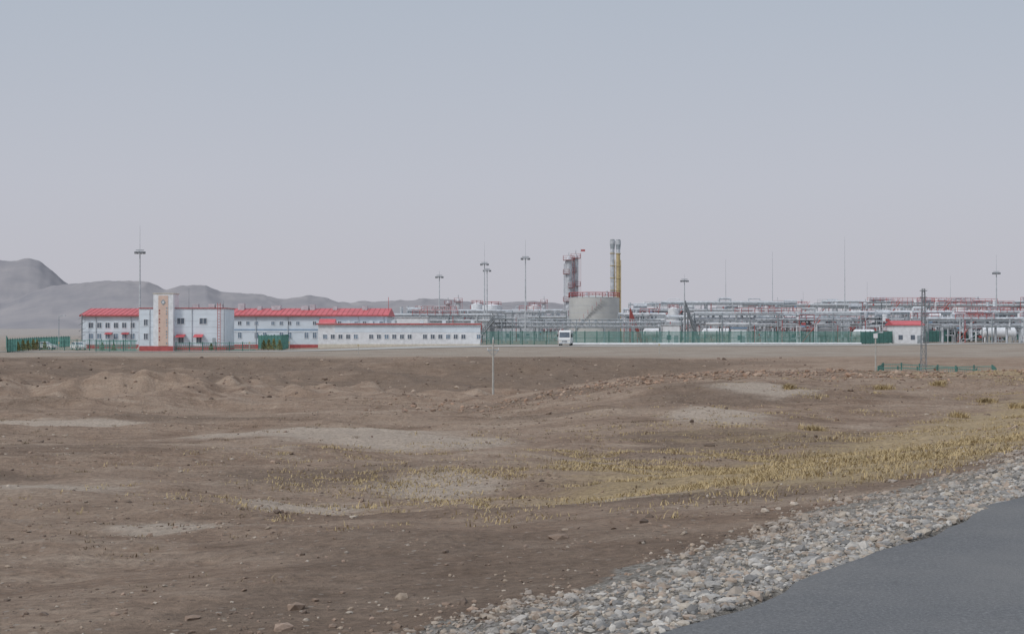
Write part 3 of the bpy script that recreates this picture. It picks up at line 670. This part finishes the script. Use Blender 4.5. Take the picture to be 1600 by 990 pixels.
fence([Pf(12,233),Pf(60,268),Pf(110,300)],2.2,bars=.22,hb=.04)
fence([Pf(12,233),Pf(10,300)],2.2,bars=.25,hb=.04)
fence([Pf(1372,146),Pf(1556,146),Pf(1550,157),Pf(1380,157),Pf(1372,146)],1.75,2.0,.2,hb=.016)
mb=MB(); d=150; X=bx(1462,d); g=h1(X,d)
mb.cyl((-2.2,0,.9),(2.2,0,.9),.16,'brown_pipe',n=8); mb.cyl((-2.2,0,-.2),(-2.2,0,.9),.16,'brown_pipe',n=8); mb.cyl((2.2,0,-.2),(2.2,0,.9),.16,'brown_pipe',n=8); mb.cyl((0,0,.9),(0,0,1.4),.1,'brown_pipe',n=8); mb.cyl((0,-.02,1.4),(0,.06,1.4),.22,'brown_pipe',n=12); mb.cyl((-1,0,.9),(-.6,0,.9),.3,'white_plain',n=12); mb.cyl((.6,0,.9),(1,0,.9),.3,'white_plain',n=12)
mb.obj('pipeline_valve',(X,d,g+.3))
def upole(name,p,d,pt):
    mb=MB(); X=bx(p,d); g=h1(X,d); z=bz(pt,d)-g
    mb.cyl((0,0,-.3),(0,0,z),.10,'concrete',.07,n=8); mb.bar((-.5,0,z-.9),(.5,0,z-.9),.06,'steel_mid')
    for q in (-.45,.45,0): zz=z-.9 if q else z; mb.cyl((q,0,zz),(q,0,zz+.2),.045,'white_plain',.03,n=6)
    mb.bar((-.45,0,z-.9),(0,0,z-1.4),.035,'steel_mid'); mb.bar((.45,0,z-.9),(0,0,z-1.4),.035,'steel_mid')
    mb.obj(name,(X,d,g))
upole('utility_pole',770.5,118,530)
mb=MB(); d=143; X=bx(1368,d); g=h1(X,d); z=bz(521,d)-g
mb.cyl((0,0,-.3),(0,0,z),.09,'concrete',.07,n=8); mb.box(-.18,.18,-.12,.12,z-.45,z,'white_plain'); mb.bar((0,0,z),(.5,0,z+.15),.05,'steel_mid'); mb.box(.35,.75,-.12,.12,z+.08,z+.2,'grey_light'); mb.obj('street_lamp',(X,d,g))
mb=MB(); d=149; X=bx(1443,d); g=h1(X,d); z=bz(451,d)-g; wf=lambda q:.3*(1-q)+.13*q
n=15
for q in range(n):
    a,b_=q/n,(q+1)/n; wa,wb=wf(a),wf(b_); za,zb=a*z,b_*z; C=[(-1,-1),(1,-1),(1,1),(-1,1)]
    for k in range(4):
        c1,c2=C[k],C[(k+1)%4]
        mb.bar((c1[0]*wa,c1[1]*wa,za),(c1[0]*wb,c1[1]*wb,zb),.045,'steel_dark')
        p1,p2=((c1,c2) if q%2 else (c2,c1)); mb.bar((p1[0]*wa,p1[1]*wa,za),(p2[0]*wb,p2[1]*wb,zb),.026,'steel_dark'); mb.bar((c1[0]*wb,c1[1]*wb,zb),(c2[0]*wb,c2[1]*wb,zb),.026,'steel_dark')
for zz in (z-.2,z-.9):
    mb.bar((-.4,0,zz),(.4,0,zz),.05,'steel_dark')
    for q in (-.38,.38): mb.cyl((q,0,zz),(q,0,zz+.18),.04,'white_plain',n=6)
mb.obj('lattice_power_mast',(X,d,g))
for p,d in ((1548,150),(560,215),(1030,222),(92,250),(390,246),(452,246)):
    mb=MB(); X=bx(p,d); g=h1(X,d); mb.cyl((0,0,-.2),(0,0,1.6),.06,'concrete',.05,n=6); mb.box(-.12,.12,-.04,.04,1.3,1.6,'yellow_stack'); mb.obj('marker_post',(X,d,g))
mb=MB(); X=bx(92,262); g=h1(X,262); z=bz(494,262)-g; mb.cyl((0,0,0),(0,0,z),.1,'steel_mid',.06,n=8); mb.bar((0,0,z),(.9,0,z+.15),.06,'steel_mid'); mb.box(.7,1.2,-.15,.15,z+.05,z+.2,'grey_light'); mb.obj('street_lamp',(X,262,g))

# ---------------------------------------------------------------- vehicles
def bus(p,d,rz):
    B,G_,W_,T_=MB(),MB(),MB(),MB(); w=1.08; L_=6.8; h=2.85
    prof=[(0,.45),(-.0,1.25),(.12,1.5),(.42,2.55),(.6,2.75),(1.0,h),(L_-.3,h),(L_,2.7),(L_,.4)]
    B.prism(prof,-w,w,'white_car')
    B.prism([(-.08,.35),(-.08,.62),(.3,.62),(.3,.35)],-w-.02,w+.02,'grey_light')
    G_.add([(-w*.9,.105,1.5),(w*.9,.105,1.5),(w*.86,.405,2.5),(-w*.86,.405,2.5)],[(0,1,2,3)],'glass_dark')
    for s_ in (-1,1):
        for q in range(5): y=.95+q*1.12; G_.box(s_*w-.012,s_*w+.012,y,y+.95,1.5,2.35,'glass_dark')
        T_.box(s_*.78-.2,s_*.78+.2,-.03,.02,.78,1.0,'lamp_glass'); T_.box(s_*(w+.18)-.1,s_*(w+.18)+.1,.1,.2,1.6,2.05,'rubber'); T_.bar((s_*w,.2,2.1),(s_*(w+.18),.15,2.05),.03,'rubber')
        for y in (1.2,L_-1.6): W_.cyl((s_*(w-.24),y,.42),(s_*(w+.01),y,.42),.42,'rubber',n=18); W_.cyl((s_*(w+.01),y,.42),(s_*(w+.03),y,.42),.22,'grey_light',n=12)
    T_.box(-.5,.5,-.03,.02,.7,.95,'steel_dark'); T_.box(-w,w,-.012,.0,1.12,1.16,'blue_paint')
    X=bx(p,d); loc=(X,d,h1(X,d)+.06)
    e=bpy.data.objects.new('minibus',None); sc.collection.objects.link(e); e.location=loc; e.rotation_euler=(0,0,rz)
    for n_,q in (('body',B),('windows',G_),('wheels',W_),('lights_and_mirrors',T_)): q.obj(n_,parent=e)
def car(p,d,rz,name='parked_car',paint='white_car'):
    B,G_,W_,T_=MB(),MB(),MB(),MB(); w=.88
    B.prism([(0,.35),(-.03,.7),(.15,.85),(1.2,.98),(4.2,1.0),(4.35,.8),(4.3,.35)],-w,w,paint)
    B.prism([(1.15,.97),(1.85,1.42),(2.2,1.48),(3.4,1.46),(4.1,1.0)],-w*.86,w*.86,paint)
    G_.add([(-.7,1.2,1.02),(.7,1.2,1.02),(.64,1.78,1.39),(-.64,1.78,1.39)],[(0,1,2,3)],'glass_dark')
    for s_ in (-1,1):
        G_.prism([(1.45,1.03),(1.95,1.38),(2.6,1.42),(2.6,1.03)],s_*w*.86-.01,s_*w*.86+.01,'glass_dark'); G_.prism([(2.7,1.03),(2.7,1.42),(3.35,1.4),(3.85,1.05)],s_*w*.86-.01,s_*w*.86+.01,'glass_dark')
        T_.box(s_*.65-.15,s_*.65+.15,-.04,.02,.62,.78,'lamp_glass')
        for y in (.8,3.5): W_.cyl((s_*(w-.2),y,.32),(s_*(w+.01),y,.32),.32,'rubber',n=16); W_.cyl((s_*(w+.01),y,.32),(s_*(w+.02),y,.32),.18,'grey_light',n=10)
    X=bx(p,d); e=bpy.data.objects.new(name,None); sc.collection.objects.link(e); e.location=(X,d,h1(X,d)+.02); e.rotation_euler=(0,0,rz)
    for n_,q in (('body',B),('windows',G_),('wheels',W_),('lights',T_)): q.obj(n_,parent=e)
bus(882,261,-.12)
car(86,262,1.3); car(1588,372,1.4); car(128,258,.6)

# ---------------------------------------------------------------- shrubs
def shrub(p,d,h):
    mb=MB(); X=bx(p,d); g=h1(X,d); mb.cyl((0,0,-.1),(0,0,h*.8),.05,'bark',.02,n=6)
    for q in range(6): a=random.uniform(0,6.28); z=random.uniform(.2,.6)*h; mb.cyl((0,0,z),(math.cos(a)*.3*h*(1-z/h),math.sin(a)*.3*h*(1-z/h),z+.25*h),.02,'bark',.008,n=4)
    for q in range(260):
        z=random.uniform(.12,1)*h; rr=(1.05-z/h)**.8*h*.36*random.uniform(.3,1.1); a=random.uniform(0,6.28); c=Vector((math.cos(a)*rr,math.sin(a)*rr,z)); u=Vector([random.uniform(-1,1) for _ in range(3)]).normalized()*.11; v=Vector([random.uniform(-1,1) for _ in range(3)]).normalized()*.11
        mb.add([c-u,c+v,c+u,c-v],[(0,1,2,3)],'foliage_yellow')
    mb.obj('young_conifer',(X,d,g))
for p,d,h in ((28,243,1.7),(36,246,2.0),(44,250,1.9),(52,255,2.0),(58,260,1.9),(412,258,1.8),(420,250,2.0),(428,248,2.1),(437,247,1.9),(160,247,1.5),(178,247,1.4),(330,247.3,1.4),(70,258,1.6)): shrub(p,d,h)

xs=np.linspace(-92,150,140)
def sheet(name,ya,yb,mat_):
    mb=MB(); 
    ny=6
    for q in range(len(xs)-1):
        for k in range(ny):
            P_=[]
            for (xx,kk) in ((xs[q],k),(xs[q+1],k),(xs[q+1],k+1),(xs[q],k+1)):
                y=ya(xx)+(yb(xx)-ya(xx))*kk/ny; P_.append((xx,y,h1(xx,y)+.06))
            mb.add(P_,[(0,1,2,3)],mat_)
    mb.obj(name)
sheet('access_road',lambda x_:np.interp(x_,[-92,-45,0,60,150],[236,238,254,262,330]),lambda x_:np.interp(x_,[-92,-45,0,60,150],[242,245,270,275,345]),'road_surface_far')

# ---------------------------------------------------------------- world, sun, camera
w=bpy.data.worlds.new("World"); sc.world=w; w.use_nodes=True; nt=w.node_tree; nt.nodes.clear(); N=nt.nodes.new; L=nt.links.new
el=math.radians(42); az=math.radians(230)
sky=N('ShaderNodeTexSky'); sky.sky_type='NISHITA'; sky.sun_disc=False; sky.sun_elevation=el; sky.sun_rotation=az; sky.dust_density=5; sky.air_density=1.2
b1=N('ShaderNodeBackground'); b1.inputs['Strength'].default_value=.1; L(sky.outputs[0],b1.inputs[0])
tc=N('ShaderNodeTexCoord'); sp=N('ShaderNodeSeparateXYZ'); L(tc.outputs['Generated'],sp.inputs[0])
no=N('ShaderNodeTexNoise'); no.inputs['Scale'].default_value=2.2; no.inputs['Detail'].default_value=3; L(tc.outputs['Generated'],no.inputs['Vector'])
ad=N('ShaderNodeMath'); ad.operation='MULTIPLY_ADD'; L(no.outputs['Fac'],ad.inputs[0]); ad.inputs[1].default_value=.05; L(sp.outputs['Z'],ad.inputs[2])
cr=N('ShaderNodeValToRGB'); e=cr.color_ramp.elements; e[0].position=.02; e[0].color=(.56,.55,.60,1); e[1].position=1; e[1].color=(.70,.76,.85,1)
for p,c in ((.12,(.535,.55,.62)),(.26,(.455,.505,.585)),(.5,(.58,.64,.73))): q=e.new(p); q.color=list(c)+[1]
L(ad.outputs[0],cr.inputs[0]); b2=N('ShaderNodeBackground'); b2.inputs['Strength'].default_value=1.0; L(cr.outputs[0],b2.inputs[0])
mx=N('ShaderNodeMixShader'); mx.inputs[0].default_value=.9; L(b1.outputs[0],mx.inputs[1]); L(b2.outputs[0],mx.inputs[2]); o=N('ShaderNodeOutputWorld'); L(mx.outputs[0],o.inputs[0])
sd_=bpy.data.lights.new('sun','SUN'); sd_.energy=1.5; sd_.angle=math.radians(11); sd_.color=(1,.965,.92)
so=bpy.data.objects.new('sun',sd_); sc.collection.objects.link(so)
dirv=Vector((math.sin(az)*math.cos(el),math.cos(az)*math.cos(el),math.sin(el)))
so.rotation_euler=dirv.to_track_quat('Z','Y').to_euler()
cd=bpy.data.cameras.new('camera'); cd.lens=36*F/1600; cd.sensor_width=36; cd.clip_end=30000; cd.clip_start=.1
co=bpy.data.objects.new('camera',cd); sc.collection.objects.link(co); co.location=(0,0,HC); co.rotation_euler=(math.radians(90)+math.atan(15/F),0,0); sc.camera=co
